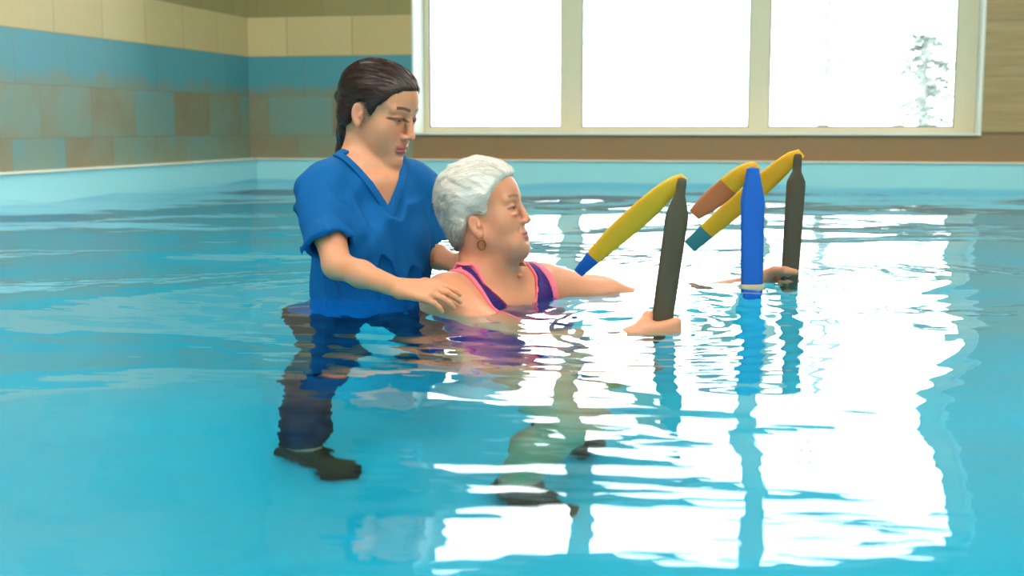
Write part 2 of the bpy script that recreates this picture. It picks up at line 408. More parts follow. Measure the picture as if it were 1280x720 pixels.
def vnoise(P, seed=0):
    """smooth value noise in [-1, 1]"""
    Pi = np.floor(P).astype(np.int64); f = P - Pi; f = f * f * (3 - 2 * f)
    out = 0
    for dx in (0, 1):
        for dy in (0, 1):
            for dz in (0, 1):
                q = Pi + (dx, dy, dz)
                h = (q[:, 0] * 374761393 + q[:, 1] * 668265263 + q[:, 2] * 2147483647 + seed * 1274126177) & 0xffffffff
                h = ((h ^ (h >> 13)) * 1274126177) & 0xffffffff
                v = ((h ^ (h >> 16)) & 0xffff) / 32767.5 - 1
                w = (f[:, 0] if dx else 1 - f[:, 0]) * (f[:, 1] if dy else 1 - f[:, 1]) * (f[:, 2] if dz else 1 - f[:, 2])
                out = out + v * w
    return out

class Sdf:
    def __init__(s): s.p = []
    def copy(s): c = Sdf(); c.p = list(s.p); return c
    def rc(s, a, b, r1, r2, k=.02, op='u', fr=None):
        sc = 1.0
        if fr is not None: a, b, sc = fr.w(*a), fr.w(*b), fr.s
        a = np.asarray(a, float); b = np.asarray(b, float)
        s.p.append(('rc', a, b, r1 * sc, r2 * sc, k * sc, op, (a + b) / 2, np.linalg.norm(a - b) / 2 + max(r1, r2) * sc)); return s
    def el(s, c, r, k=.02, op='u', fr=None, tilt=None):
        M = np.eye(3); sc = 1.0
        if fr is not None: c, M, sc = fr.w(*c), fr.M, fr.s
        if tilt is not None: M = M @ tilt
        r = np.asarray(r, float) * sc
        s.p.append(('el', np.asarray(c, float), M, r, None, k * sc, op, np.asarray(c, float), r.max())); return s
    def sym(s, kind, *a, **kw):
        """mirror in the frame: flips the sideways coordinate"""
        for sg in (1, -1):
            b = [(x[0], x[1] * sg, x[2]) if isinstance(x, tuple) and i < (2 if kind == 'rc' else 1) else x for i, x in enumerate(a)]
            getattr(s, kind)(*b, **kw)
        return s
    def __call__(s, P, margin=.09):
        lo = P.min(0); hi = P.max(0)
        d = np.full(len(P), .5)
        for kind, a, b, r1, r2, k, op, bc, br in s.p:
            q = np.maximum(np.maximum(lo - bc, bc - hi), 0)
            if np.linalg.norm(q) > br + margin + k: continue
            if kind == 'rc':
                ab = b - a; L2 = max(ab @ ab, 1e-12); t = np.clip((P - a) @ ab / L2, 0, 1)
                e = np.linalg.norm(P - a - t[:, None] * ab, axis=1) - (r1 + (r2 - r1) * t)
            else:
                q = (P - a) @ b; k0 = np.linalg.norm(q / r1, axis=1); k1 = np.linalg.norm(q / (r1 * r1), axis=1) + 1e-9
                e = k0 * (k0 - 1) / k1
                e = np.where(k0 < 1e-3, -r1.min(), e)
            if op == 'u':
                h = np.maximum(k - np.abs(d - e), 0) / k; d = np.minimum(d, e) - h * h * k * .25
            else:
                e = -e; h = np.maximum(k - np.abs(d - e), 0) / k; d = np.maximum(d, e) + h * h * k * .25
        return d

def smax(a, b, k):
    h = np.maximum(k - np.abs(a - b), 0) / k
    return np.maximum(a, b) + h * h * k * .25

def surf(fn, lo, hi, h, exclude=(), n=8):
    """surface nets on the blocks the surface runs through"""
    lo = np.asarray(lo, float); hi = np.asarray(hi, float); B = n * h
    nb = np.ceil((hi - lo) / B).astype(int)
    g = np.stack(np.meshgrid(*[np.arange(m) for m in nb], indexing='ij'), -1).reshape(-1, 3)
    cen = lo + (g + .5) * B
    keep = np.zeros(len(g), bool); CH = 4096
    order = np.arange(len(g))
    for i in range(0, len(g), CH):
        keep[order[i:i + CH]] = np.abs(fn(cen[order[i:i + CH]])) < B * 1.35 + .004
    g = g[keep]
    loc = np.stack(np.meshgrid(*[np.arange(n + 1)] * 3, indexing='ij'), -1).reshape(-1, 3)
    VK, VP, QK = [], [], []
    off = np.array([[x, y, z] for x in (0, 1) for y in (0, 1) for z in (0, 1)])
    N = (nb * n + 2).astype(np.int64); key = lambda c: (c[:, 0] * N[1] + c[:, 1]) * N[2] + c[:, 2]
    # spatial chunks so that far primitives are skipped
    ck = (g // 3); co = np.lexsort((ck[:, 0], ck[:, 1], ck[:, 2])); g = g[co]; ck = ck[co]
    cuts = np.flatnonzero(np.any(np.diff(ck, axis=0) != 0, axis=1)) + 1
    for gb in np.split(g, cuts) if len(g) else ():
        base = gb[:, None, :] * n + loc[None]
        P = lo + base.reshape(-1, 3) * h
        D = fn(P).reshape(len(gb), n + 1, n + 1, n + 1)
        C = np.stack([D[:, x:n + x, y:n + y, z:n + z] for x, y, z in off], -1)       # (b,n,n,n,8)
        act = (C.min(-1) < 0) & (C.max(-1) >= 0)
        bi, ix, iy, iz = np.nonzero(act)
        if not len(bi): continue
        v = C[bi, ix, iy, iz]; cell = gb[bi] * n + np.stack([ix, iy, iz], -1)
        acc = np.zeros((len(bi), 3)); cnt = np.zeros(len(bi))
        for a in range(8):
            for bb in range(a + 1, 8):
                if np.abs(off[a] - off[bb]).sum() != 1: continue
                s = (v[:, a] < 0) != (v[:, bb] < 0); t = v[:, a] / np.where(s, v[:, a] - v[:, bb], 1)
                acc += np.where(s[:, None], off[a] + t[:, None] * (off[bb] - off[a]), 0); cnt += s
        VK.append(key(cell)); VP.append(lo + (cell + acc / cnt[:, None]) * h)
        for ax, (o1, o2) in enumerate((((0, 1, 0), (0, 0, 1)), ((0, 0, 1), (1, 0, 0)), ((1, 0, 0), (0, 1, 0)))):
            j = [4, 2, 1][ax]; s = (v[:, 0] < 0) != (v[:, j] < 0)
            c = cell[s]; inside = v[s, 0] < 0; o1 = np.array(o1); o2 = np.array(o2)
            q = np.stack([key(c), key(c - o1), key(c - o1 - o2), key(c - o2)], -1)
            q = np.where(inside[:, None], q, q[:, ::-1]); QK.append(q)
    VK = np.concatenate(VK); VP = np.concatenate(VP); QK = np.concatenate(QK)
    o = np.argsort(VK); VK = VK[o]; VP = VP[o]
    i = np.searchsorted(VK, QK); i = np.minimum(i, len(VK) - 1); ok = (VK[i] == QK).all(1); Q = i[ok]
    if exclude:
        c = VP[Q].mean(1); bad = np.zeros(len(Q), bool)
        for a, b, m in exclude: bad |= ((c > np.asarray(a) + m) & (c < np.asarray(b) - m)).all(1)
        Q = Q[~bad]
    used = np.zeros(len(VP), bool); used[Q.ravel()] = True; re = np.cumsum(used) - 1
    return VP[used], re[Q]

def grad_normals(fn, P, e=.0015):
    """normals straight from the field, so that fine and coarse zones shade alike"""
    out = np.zeros_like(P)
    o = np.lexsort((np.floor(P[:, 0] / .1), np.floor(P[:, 1] / .1), np.floor(P[:, 2] / .1)))
    for i in range(0, len(o), 20000):
        s = o[i:i + 20000]
        for a in range(3):
            d = np.zeros(3); d[a] = e
            out[s, a] = fn(P[s] + d) - fn(P[s] - d)
    return out / (np.linalg.norm(out, axis=1, keepdims=True) + 1e-12)

def body_obj(name, fn, boxes_, base, mat, parent, color=None, vec=None, normals=False, ret=False):
    """boxes_: [(lo, hi, h)], first the coarse whole, then finer zones"""
    Vs, Qs, n = [], [], 0
    for i, (lo, hi, h) in enumerate(boxes_):
        ex = [(a, b, 1.2 * h) for a, b, hh in boxes_[i + 1:]]
        V, Q = surf(fn, lo, hi, h, ex)
        Vs.append(V); Qs.append(Q + n); n += len(V)
    V = np.concatenate(Vs); Q = np.concatenate(Qs)
    me = arr_mesh(name, V - base, Q)
    o = link_mesh(name, me, mat, parent)
    if color is not None:
        c = np.ones((len(V), 4), dtype=np.float32); c[:, :3] = color(V)
        me.color_attributes.new('Col', 'FLOAT_COLOR', 'POINT').data.foreach_set('color', c.ravel())
    if vec is not None:
        at = me.attributes.new('hl', 'FLOAT_VECTOR', 'POINT'); at.data.foreach_set('vector', vec(V).astype(np.float32).ravel())
    if normals: me.normals_split_custom_set_from_vertices(grad_normals(fn, V).astype(np.float32))
    if ret: return o, V
    return o

def strands(V, fn, base, parent, mat, flow, count, length, seed=1, r=.00045, lift=.004, color=None):
    """fine hairs that start on the surface and follow the combing direction"""
    rng = np.random.RandomState(seed); P = V[rng.randint(0, len(V), count)].astype(float)
    n = grad_normals(fn, P); P = P - n * .001; K = 7; pts = [P]; L_ = length * (.5 + rng.rand(count))[:, None]
    jit = rng.randn(count, 3) * .10
    for k in range(K - 1):
        f = flow(P) + jit; n = grad_normals(fn, P)
        f = f - n * (f * n).sum(1, keepdims=True); f /= np.linalg.norm(f, axis=1, keepdims=True) + 1e-9
        d = fn(P)[:, None]
        P = P + f * L_ / K + n * (lift * (k + 1) / K * rng.rand(count, 1) ** 2 - np.clip(d - .0008, -.003, .02) * .6)
        pts.append(P)
    pts = np.stack(pts, 1); rad = r * np.array([1, 1, 1, .9, .75, .5, .12])
    t = np.gradient(pts, axis=1); t /= np.linalg.norm(t, axis=2, keepdims=True) + 1e-9
    a = np.cross(t, [0.31, .2, .93]); a /= np.linalg.norm(a, axis=2, keepdims=True) + 1e-9; b = np.cross(t, a)
    VV = np.stack([pts + rad[None, :, None] * (math.cos(w) * a + math.sin(w) * b) for w in (0, 2.094, 4.189)], 2)     # s,K,3,3
    idx = np.arange(count * K * 3).reshape(count, K, 3)
    Q = np.concatenate([np.stack([idx[:, :-1, j], idx[:, :-1, (j + 1) % 3], idx[:, 1:, (j + 1) % 3], idx[:, 1:, j]], -1).reshape(-1, 4) for j in range(3)])
    VV = VV.reshape(-1, 3); me = arr_mesh('loose_hairs', VV - base, Q)
    o = link_mesh('loose_hairs', me, mat, parent); o['kind'] = 'stuff'
    h = np.repeat(rng.rand(count, 3) * 3, K * 3, axis=0)
    if color is not None:
        c = np.ones((len(VV), 4), dtype=np.float32); c[:, :3] = color(VV); me.color_attributes.new('Col', 'FLOAT_COLOR', 'POINT').data.foreach_set('color', c.ravel())
    me.attributes.new('hl', 'FLOAT_VECTOR', 'POINT').data.foreach_set('vector', h.astype(np.float32).ravel())
    return o

def head(S, H, ear_z=-.012, eye_open=.0042, old=0.0):
    S.el((-.012, 0, .036), (.094, .074, .074), .02, fr=H)
    S.el((.018, 0, .034), (.066, .064, .060), .02, fr=H)
    S.el((.016, 0, -.030), (.062, .0555 + .008 * old, .076), .02, fr=H)
    S.sym('el', (.048, .036 + .002 * old, -.024), (.024, .023, .026 + .004 * old), .025, fr=H)
    S.sym('rc', (-.002, .044 + .006 * old, -.050 - .008 * old), (.056, .014 + .003 * old, -.099), .011 + .010 * old, .012, .02, fr=H)
    S.sym('el', (.046, .027, -.056), (.026, .023, .034), .03, fr=H)
    S.el((.0705, 0, -.101), (.0175, .020, .0165), .016, fr=H)
    S.el((.062, 0, -.068), (.025, .031, .030), .015, fr=H)
    S.sym('rc', (.076, .010, .021), (.066, .044, .019), .0085, .0075, .014, fr=H)
    S.sym('el', (.092, .031, -.002), (.015, .017, .0125), .010, op='s', fr=H)
    S.rc((.082, 0, .010), (.099 - .004 * old, 0, -.034), .0062, .0088, .009, fr=H)
    S.el((.0995 - .0045 * old, 0, -.036), (.0095, .0095, .0085), .006, fr=H)
    S.sym('el', (.089, .012, -.040), (.0095, .0065, .0065), .006, fr=H)
    S.sym('el', (.0965, .006, -.0455), (.004, .003, .003), .002, op='s', fr=H)
    S.sym('el', (.0675, .031, -.002), (.0145, .0165, .0135), .005, fr=H)            # lids
    S.sym('el', (.084, .031, -.003 - (.0042 - eye_open) * .9), (.0075, .0140, eye_open), .0015, op='s', fr=H)
    S.el((.0828, 0, -.0660), (.0088, .021, .0056), .005, fr=H)
    S.el((.0818, 0, -.0752), (.0090, .018, .0060), .005, fr=H)
    S.sym('rc', (.0940, 0, -.0704), (.081, .024, -.0722), .0015, .0012, .003, op='s', fr=H)
    S.el((.086, 0, -.0865), (.005, .014, .0035), .008, op='s', fr=H)
    if old:
        S.sym('rc', (.088, .020, -.044), (.074, .034, -.072), .0022, .0022, .008, op='s', fr=H)   # nose to mouth fold
        S.sym('rc', (.078, .027, -.075), (.066, .030, -.092), .002, .002, .008, op='s', fr=H)
        S.sym('el', (.060, .032, -.086), (.022, .018, .020), .02, fr=H)                            # jowl
        S.el((.036, 0, -.112), (.040, .036, .024), .03, fr=H)
        S.sym('el', (.076, .032, -.0185), (.008, .014, .005), .006, fr=H)                          # bags
    # ears
    t = np.array(Matrix.Rotation(math.radians(-14), 3, 'Y') @ Matrix.Identity(3))
    for sg in (1, -1):
        t2 = t @ np.array(Matrix.Rotation(math.radians(-18 * sg), 3, 'Z'))
        S.el((-.010, .0735 * sg, ear_z), (.0150, .0065, .0255), .006, fr=H, tilt=t2)
        S.el((-.007, .0800 * sg, ear_z + .002), (.0090, .0055, .0155), .004, op='s', fr=H, tilt=t2)
        S.el((-.001, .0745 * sg, ear_z - .002), (.005, .005, .008), .004, fr=H)
        S.el((-.004, .0735 * sg, ear_z - .0245), (.0075, .0055, .0075), .006, fr=H)

def hand(S, W, d, t, n, curl, spread=.08, thumb='open', s=1.0, tc=None):
    """W wrist, d along the hand, t towards the thumb, n out of the back of the hand"""
    W = np.asarray(W, float); d, t, n = nrm(d), nrm(t), nrm(n)
    ln = [.068, .076, .070, .056]
    for i in range(4):
        if isinstance(curl[0], (tuple, list)): cu = curl[i]
        else: cu = curl
        kn = W + s * (d * (.088 - .0035 * (i - 1) ** 2 * (1 if i > 1 else .6)) + t * (.029 - .0195 * i) + n * (.003 - .002 * abs(i - 1)))
        S.rc(W + s * (t * (.014 - .009 * i) + d * .004), kn, .0145 * s, .0108 * s, .014)
        p = kn; ang = 0
        fd = nrm(d + t * spread * (1.3 - i)); L_ = ln[i] * s
        for j, (fr_, r0, r1) in enumerate(((.46, .0098, .0086), (.30, .0086, .0078), (.24, .0078, .0066))):
            ang += math.radians(cu[j]); dirv = fd * math.cos(ang) - n * math.sin(ang)
            q = p + dirv * L_ * fr_ * 1.05
            S.rc(p, q, r0 * s * (1 - .04 * i), r1 * s * (1 - .04 * i), .0035 if j else .006); p = q
    b = W + s * (d * .022 + t * .022 - n * .004)
    S.rc(W + s * (d * .012 + t * .008), b + s * (d * .012 + t * .006 - n * .004), .015 * s, .0145 * s, .014)
    if thumb == 'open': dirs = ((.72 * d + .66 * t - .15 * n, .040), (.88 * d + .35 * t - .22 * n, .032), (.95 * d + .12 * t - .28 * n, .026))
    else: dirs = ((.55 * d + .45 * t - .70 * n, .040), (.62 * d + .05 * t - .75 * n, .032), (.70 * d - .15 * t - .20 * n, .024))
    p = b; r = (.0135, .0112, .0100, .0080)
    for j, (dv, l) in enumerate(dirs):
        q = p + nrm(dv) * l * s; S.rc(p, q, r[j] * s, r[j + 1] * s, .007 if j == 0 else .004); p = q

def limb(S, pts, rs, k=.02):
    for a, b, r0, r1 in zip(pts[:-1], pts[1:], rs[:-1], rs[1:]): S.rc(a, b, r0, r1, k)

def skin_mat(name, sub=.12):
    t = NT(name); at = t.new('ShaderNodeAttribute', attribute_name='Col'); tc = t.new('ShaderNodeTexCoord').outputs['Object']
    n = t.noise(tc, 55, 4, .6); n2 = t.noise(tc, 14, 2)
    c = t.mix(t.math('MULTIPLY', n, .30), at.outputs[0], (.46, .17, .10, 1)); c = t.mix(t.math('MULTIPLY', n2, .15), c, (.75, .42, .28, 1))
    t.color(c); t.rough(.42); t.b.inputs['Specular IOR Level'].default_value = .4
    t.b.inputs['Subsurface Weight'].default_value = sub; t.b.inputs['Subsurface Radius'].default_value = (.012, .004, .002); t.b.inputs['Subsurface Scale'].default_value = 1
    t.bump(t.noise(tc, 260, 3), .35, .0007); return t.m

def hair_mat(name, c0, c1, rough=.38, spec=.5, dirsc=(14, 150, 150), bumpd=.0016, tinted=False):
    t = NT(name); at = t.new('ShaderNodeAttribute', attribute_name='hl')
    m = t.new('ShaderNodeVectorMath', operation='MULTIPLY'); t.l(at.outputs['Vector'], m.inputs[0]); m.inputs[1].default_value = dirsc
    n = t.noise(m.outputs[0], 1, 5, .65); m2 = t.noise(m.outputs[0], .22, 3)
    f = t.math('ADD', t.math('MULTIPLY', n, .75), t.math('MULTIPLY', m2, .25))
    tint = t.new('ShaderNodeAttribute', attribute_name='Col'); base_c = t.ramp(f, [(.35, c0), (.65, c1)])
    t.color(t.mix(1.0, base_c, tint.outputs[0], 'MULTIPLY') if tinted else base_c); t.rough(rough); t.b.inputs['Specular IOR Level'].default_value = spec
    t.bump(n, .9, bumpd); return t.m

def cloth_mat(name, c, var=.12, rough=.75, wetz=False):
    t = NT(name); tc = t.new('ShaderNodeTexCoord').outputs['Object']
    n = t.noise(tc, 9, 3); w = t.noise(tc, 420, 2)
    t.color(t.mix(n, (*[x * (1 - var) for x in c], 1), (*[min(1, x * (1 + var)) for x in c], 1)))
    t.rough(rough); t.b.inputs['Specular IOR Level'].default_value = .15
    t.bump(w, .4, .0006); return t.m

SKIN_T = np.array(srgb(222, 150, 108)); SKIN_E = np.array(srgb(218, 144, 106))

def face_color(H, base, lip, brow, cheek, old=0.0, eye_open=.0042, lash=(.03, .015, .01), brow_w=1.0):
    base = np.asarray(base)
    def fn(P):
        C = np.tile(base, (len(P), 1)); q = H.to(P)
        near = (np.abs(q) < .16).all(1)
        f, l, u = q[:, 0], np.abs(q[:, 1]), q[:, 2]
        def blend(m, col):
            m = np.where(near, np.clip(m, 0, 1), 0)[:, None]; C[:] = C * (1 - m) + np.asarray(col) * m
        blend(.22 * np.exp(-(((l - .036) / .02) ** 2 + ((u + .028) / .018) ** 2)) * (f > .02), cheek)
        blend(.25 * np.exp(-((l / .014) ** 2 + ((u + .038) / .012) ** 2)) * (f > .07), cheek)
        ue = np.where(u > -.0706, (u + .0655) / .0068, (u + .0755) / .0078)
        blend((1.15 - np.sqrt((l / .0235) ** 2 + ue ** 2)) * 5 * (f > .066), lip)
        by = .0225 + .004 * np.sin(np.clip((l - .010) / .036, 0, 1) * 2.4)
        blend(brow_w * (1.2 - np.abs(u - by) / .0034) * 3 * ((l > .011) & (l < .047) & (f > .04)), brow)
        zc = -.003 - (.0042 - eye_open) * .9
        e = np.sqrt(((l - .031) / .0150) ** 2 + ((u - zc) / (eye_open + .0014)) ** 2)
        blend(((1.75 if old == 0 else 1.4) - e) * 6 * (u > zc - .001) * (f > .05), lash)
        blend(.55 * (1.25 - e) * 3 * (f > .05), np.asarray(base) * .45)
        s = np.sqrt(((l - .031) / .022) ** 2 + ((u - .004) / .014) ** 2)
        blend(.24 * (1.1 - s) * (f > .05), np.asarray(base) * .6)  # eye socket shade painted into the skin colour
        ear = (l > .066) & (f < .02) & (f > -.04)
        blend(.25 * ear, cheek)
        return C
    return fn

def eye_parts(H, root, base, gaze_pitch=0.0, gaze_yaw=0.0, iris=(.06, .03, .015)):
    for sg, nm in ((1, 'eye'), (-1, 'eye')):
        bm = bmesh.new(); bmesh.ops.create_uvsphere(bm, u_segments=32, v_segments=24, radius=.0125 * H.s)
        a, p = math.radians(gaze_yaw), math.radians(gaze_pitch)
        g = H.d(math.cos(p) * math.cos(a), math.sin(a), -math.sin(p)); c = H.w(.0665, .031 * sg, -.002)
        me = bpy.data.meshes.new(nm); bm.to_mesh(me); bm.free()
        V = np.zeros(len(me.vertices) * 3); me.vertices.foreach_get('co', V); V = V.reshape(-1, 3)
        # fine rings about the gaze so the iris has a clean edge
        dt = V @ nrm(g) / (.0125 * H.s); col = np.ones((len(V), 4), dtype=np.float32); col[:, :3] = (.78, .74, .70)
        col[dt > .87, :3] = iris; col[dt > .965, :3] = (.005, .005, .005)
        me.color_attributes.new('Col', 'FLOAT_COLOR', 'POINT').data.foreach_set('color', col.ravel())
        me.vertices.foreach_set('co', (V + c - base).ravel())
        link_mesh(nm, me, M['eye'], root)

def eye_mat():
    t = NT('eyeball'); at = t.new('ShaderNodeAttribute', attribute_name='Col'); t.color(at.outputs[0]); t.rough(.12); return t.m
M['eye'] = eye_mat()
M['skin_t'] = skin_mat('fair_skin'); M['skin_e'] = skin_mat('warm_skin')
M['hair_t'] = hair_mat('dark_brown_hair', srgb(24, 12, 9), srgb(66, 34, 22), .36)
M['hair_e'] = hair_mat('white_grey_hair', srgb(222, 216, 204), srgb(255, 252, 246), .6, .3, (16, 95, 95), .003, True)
M['scrub'] = cloth_mat('royal_blue_cotton', srgb(10, 92, 154), .12)
M['pants'] = cloth_mat('navy_wet_cotton', srgb(12, 22, 48), .15)
M['shoe'] = cloth_mat('black_water_shoe', srgb(14, 18, 22), .1, .5)
M['suit'] = cloth_mat('purple_swim_fabric', srgb(58, 34, 110), .15, .45)
M['pink'] = cloth_mat('pink_strap_fabric', srgb(255, 120, 140), .05, .5)

def foot(S, A, toe, r=.036, down=None):
    """A ankle, toe direction; sole about .07 below the ankle"""
    A = np.asarray(A, float); toe = nrm(toe); dn = np.array([0, 0, -1.]) if down is None else nrm(down)
    heel = A - toe * .03 + dn * .045
    S.rc(A, heel, r, .030, .02); S.rc(heel, A + toe * .10 + dn * .052, .028, .026, .02)
    S.rc(A + toe * .03 + dn * .01, A + toe * .12 + dn * .048, .034, .024, .03)
    S.el(A + toe * .135 + dn * .056, (.048, .042, .018), .02, tilt=np.stack([toe, nrm(np.cross([0, 0, 1], toe)), [0, 0, 1]], 1))

# ---------------------------------------------------------------- the therapist (stands behind, looks down)
def build_therapist():
    H = Frame(L(475, 137.5, 3.0), 28, 16.5, 0, .985)
    T_ = Frame((-.338, 3.0, .118), 52, 4)
    base = np.array([-.33, 3.05, -DEPTH])
    root = empty('person', to_world(base), PHI)
    tag(root, 'woman in blue V-neck scrubs with a dark ponytail, standing behind an older swimmer', 'person')
    shR, shL = T_.w(-.005, -.130, .126), T_.w(-.005, .134, .126)
    elR = np.array([*L(421, 331, 2.77)]); wrR = np.array([*L(500, 361, 2.64)])
    elL = np.array([*L(533, 316, 3.10)]); wrL = np.array([*L(574, 331, 2.93)])
    S = Sdf()
    head(S, H, eye_open=.0034)
    S.rc(H.w(-.030, 0, -.045), T_.w(-.022, 0, .180), .045, .048, .016)
    S.rc(H.w(-.014, 0, -.06), T_.w(.006, 0, .150), .034, .030, .015)
    for sg in (-1, 1): S.rc(T_.w(-.025, .02 * sg, .195), T_.w(-.01, .105 * sg, .148), .032, .034, .04)
    for sg in (-1, 1): S.rc(T_.w(.048, .012 * sg, .150), T_.w(.018, .105 * sg, .146), .009, .007, .018)   # collar bones
    S.el((0, 0, .02), (.086, .130, .165), .05, fr=T_)
    S.rc((-.005, -.112, .118), (-.005, .112, .118), .042, .044, .05, fr=T_)
    S.sym('el', (.050, .058, .000), (.050, .056, .054), .04, fr=T_)
    S.el((0, 0, -.15), (.084, .108, .14), .06, fr=T_)
    S.el((-.01, 0, -.34), (.105, .160, .12), .06, fr=T_)
    limb(S, [shR, (shR + elR) / 2, elR], [.046, .037, .031], .03); limb(S, [elR, elR * .6 + wrR * .4, wrR], [.030, .028, .0195], .015)
    limb(S, [shL, (shL + elL) / 2, elL], [.044, .036, .030], .03); limb(S, [elL, elL * .6 + wrL * .4, wrL], [.029, .028, .021], .015)
    hd = nrm(L(552, 366, 2.62) - wrR)
    hn = nrm(np.cross(hd, np.cross((-.15, -.50, .85), hd)))
    hand(S, wrR, hd, np.cross(hn, hd), hn, ((12, 18, 12), (14, 20, 12), (16, 22, 14), (20, 24, 14)), .05, s=.80)
    hand(S, wrL, nrm((.75, -.35, .02)), (0, .1, 1), (-.3, .9, .1), (16, 24, 16), .1)
    # legs
    hR, hL_ = T_.w(-.01, -.085, -.37), T_.w(-.01, .085, -.37)
    anR = np.array([-.470, 2.83, -DEPTH + .082]); anL = np.array([-.27, 3.34, -DEPTH + .085])
    knR = (hR + anR) / 2 + np.array([.03, -.06, .02]); knL = (hL_ + anL) / 2 + np.array([.05, -.05, .02])
    legs = Sdf()
    for h_, kn, an in ((hR, knR, anR), (hL_, knL, anL)):
        calf = kn * .65 + an * .35 + np.array([-.01, .018, 0])
        for Q in (S, legs):
            e = 0 if Q is S else .008
            limb(Q, [h_, kn, calf, an], [.088 + e, .054 + e, .054 + e, (.036 + e * .4)], .05)
    toeR = nrm((.75, -.62, 0)); toeL = nrm((.7, -.3, 0))
    foot(S, anR, toeR); foot(S, anL, toeL)
    sk = SKIN_T
    colf = face_color(H, sk, (.44, .10, .10), (.06, .03, .02), (.62, .20, .15), eye_open=.0034)
    lo, hi = (-.85, 2.35, -1.24), (.05, 3.65, .60)
    hb = (H.c - .135, H.c + .135, .0017)
    rb = (np.array([*wrR]) - (.03, .08, .07), np.array([*wrR]) + (.20, .10, .08), .0022)
    body_obj('body', S, [(lo, hi, .007), hb, rb], base, M['skin_t'], root, color=colf, normals=True)
    eye_parts(H, root, base, 22, 0, (.03, .015, .01))
    # hair cap with a tail
    hx = [-.13, -.075, -.045, -.028, -.012, .004, .014, .020, .034, .050, .060, .073, .10]
    hz = [-.070, -.066, -.045, -.012, .014, .016, -.010, -.012, .016, .034, .052, .064, .072]
    Hs = Sdf(); Hs.el((-.014, 0, .036), (.101, .0800, .0800), .02, fr=H); Hs.el((.018, 0, .036), (.072, .070, .066), .02, fr=H); Hs.el((-.03, 0, -.03), (.070, .070, .055), .03, fr=H)
    tie = H.w(-.108, 0, .002)
    Ts = Sdf(); pts = [tie, L(437, 142, 3.06), L(434, 165, 3.07), L(430, 190, 3.08), L(425, 212, 3.09)]
    limb(Ts, [H.w(-.085, 0, .01), *pts], [.030, .018, .023, .024, .018, .006], .015)
    def hair(P):
        q = H.to(P); d = Hs(P)
        line = np.interp(q[:, 0], hx, hz); slope = .75
        cut = (line - q[:, 2]) * slope
        ridge = .0011 * vnoise(q * (14, 120, 120)) + .0007 * vnoise(q * (30, 260, 260), 3)
        part = .003 * np.exp(-((q[:, 1] - .012) / .004) ** 2) * (q[:, 0] > -.01) * (q[:, 2] > .06)
        d = smax(d - ridge + part, cut, .012)
        t = Ts(P) - .0022 * vnoise(np.stack([P[:, 0] * 150, P[:, 1] * 150, P[:, 2] * 14], -1))
        h = np.maximum(.012 - np.abs(d - t), 0) / .012
        return np.minimum(d, t) - h * h * .003
    ho, HV = body_obj('hair', hair, [((H.c[0] - .20, H.c[1] - .16, .20), (H.c[0] + .14, H.c[1] + .2, H.c[2] + .16), .0022)], base, M['hair_t'], root,
             vec=lambda V: np.where((V[:, 2:3] < H.c[2] - .04), (V - H.c)[:, [2, 1, 0]], H.to(V)), ret=True)
    HV = HV[((HV - H.c) @ nrm(H.c - tie) > -.075) & (H.to(HV)[:, 0] < .075)]
    strands(HV, hair, base, ho, M['hair_t'], lambda P: nrm2(tie - P), 2600, .05, 3, .00040, .0015)
    bm = bmesh.new(); bmesh.ops.create_cone(bm, cap_ends=True, segments=24, radius1=.0185, radius2=.0185, depth=.012)
    ax = Vector(nrm(pts[1] - tie)); bm.transform(Matrix.Translation(Vector(tie - base)) @ ax.to_track_quat('Z', 'Y').to_matrix().to_4x4())
    me = bpy.data.meshes.new('hair_tie'); bm.to_mesh(me); bm.free(); link_mesh('hair_tie', me, M['shoe'], root)
    # scrub top
    C = Sdf()
    C.el((0, 0, .02), (.096, .140, .172), .05, fr=T_)
    C.rc((-.005, -.116, .120), (-.005, .118, .120), .050, .050, .05, fr=T_)
    C.sym('rc', (.038, .030, .136), (.022, .108, .148), .024, .024, .03, fr=T_)
    for sg in (-1, 1): C.rc(T_.w(-.025, .02 * sg, .185), T_.w(-.005, .104 * sg, .148), .042, .044, .04)
    C.sym('el', (.050, .058, -.002), (.058, .064, .070), .05, fr=T_)
    C.el((.002, 0, -.14), (.098, .126, .15), .08, fr=T_)
    C.el((-.005, 0, -.32), (.122, .176, .12), .08, fr=T_)
    sleeves = Sdf(); inner = Sdf(); cuts = []
    for s0, e0, rr, end, out in ((shR, elR, .055, .74, -.006), (shL, elL, .046, .80, .008)):
        ax = nrm(e0 - s0); e1 = s0 + (e0 - s0) * end; e1x = e1 + np.array([out, 0, 0])
        sleeves.rc(s0, e1x + ax * .03, .049, rr, .04); inner.rc(s0 + ax * .05, e1x + ax * .05, .036, rr - .006, .01)
        cuts.append((e1x, nrm(ax + np.array([.10, 0, -.15]) * 0)))
    bot = -.33
    def torso_only(P): return C(P)
    def scrub(P):
        q = T_.to(P)
        fold = .0035 * np.sin(q[:, 1] * 46 + 14 * q[:, 2] + 3 * vnoise(P * 9, 2)) * np.clip((.10 - q[:, 2]) * 5, 0, 1) + .004 * vnoise(P * (16, 16, 9), 5) \
            + .0022 * np.sin(70 * (q[:, 2] * .8 + np.abs(q[:, 1])) + 4 * vnoise(P * 12, 8)) * np.clip((q[:, 2] + .05) * 6, 0, 1)
        rid = (1 - np.abs(vnoise(np.stack([P[:, 0] * 22 + P[:, 2] * 6, P[:, 1] * 22, P[:, 2] * 7 - P[:, 0] * 5], -1), 11))) ** 4
        fold = fold - .011 * rid * np.clip(.17 - q[:, 2], 0, .1) * 10
        sl = sleeves(P)
        for c, ax in cuts:
            near = np.linalg.norm(P - c, axis=1) < .13
            sl = np.where(near, np.maximum(sl, (P - c) @ ax), sl)
        t = C(P)
        hcv = np.maximum(.045 - np.abs(t - sl), 0) / .045
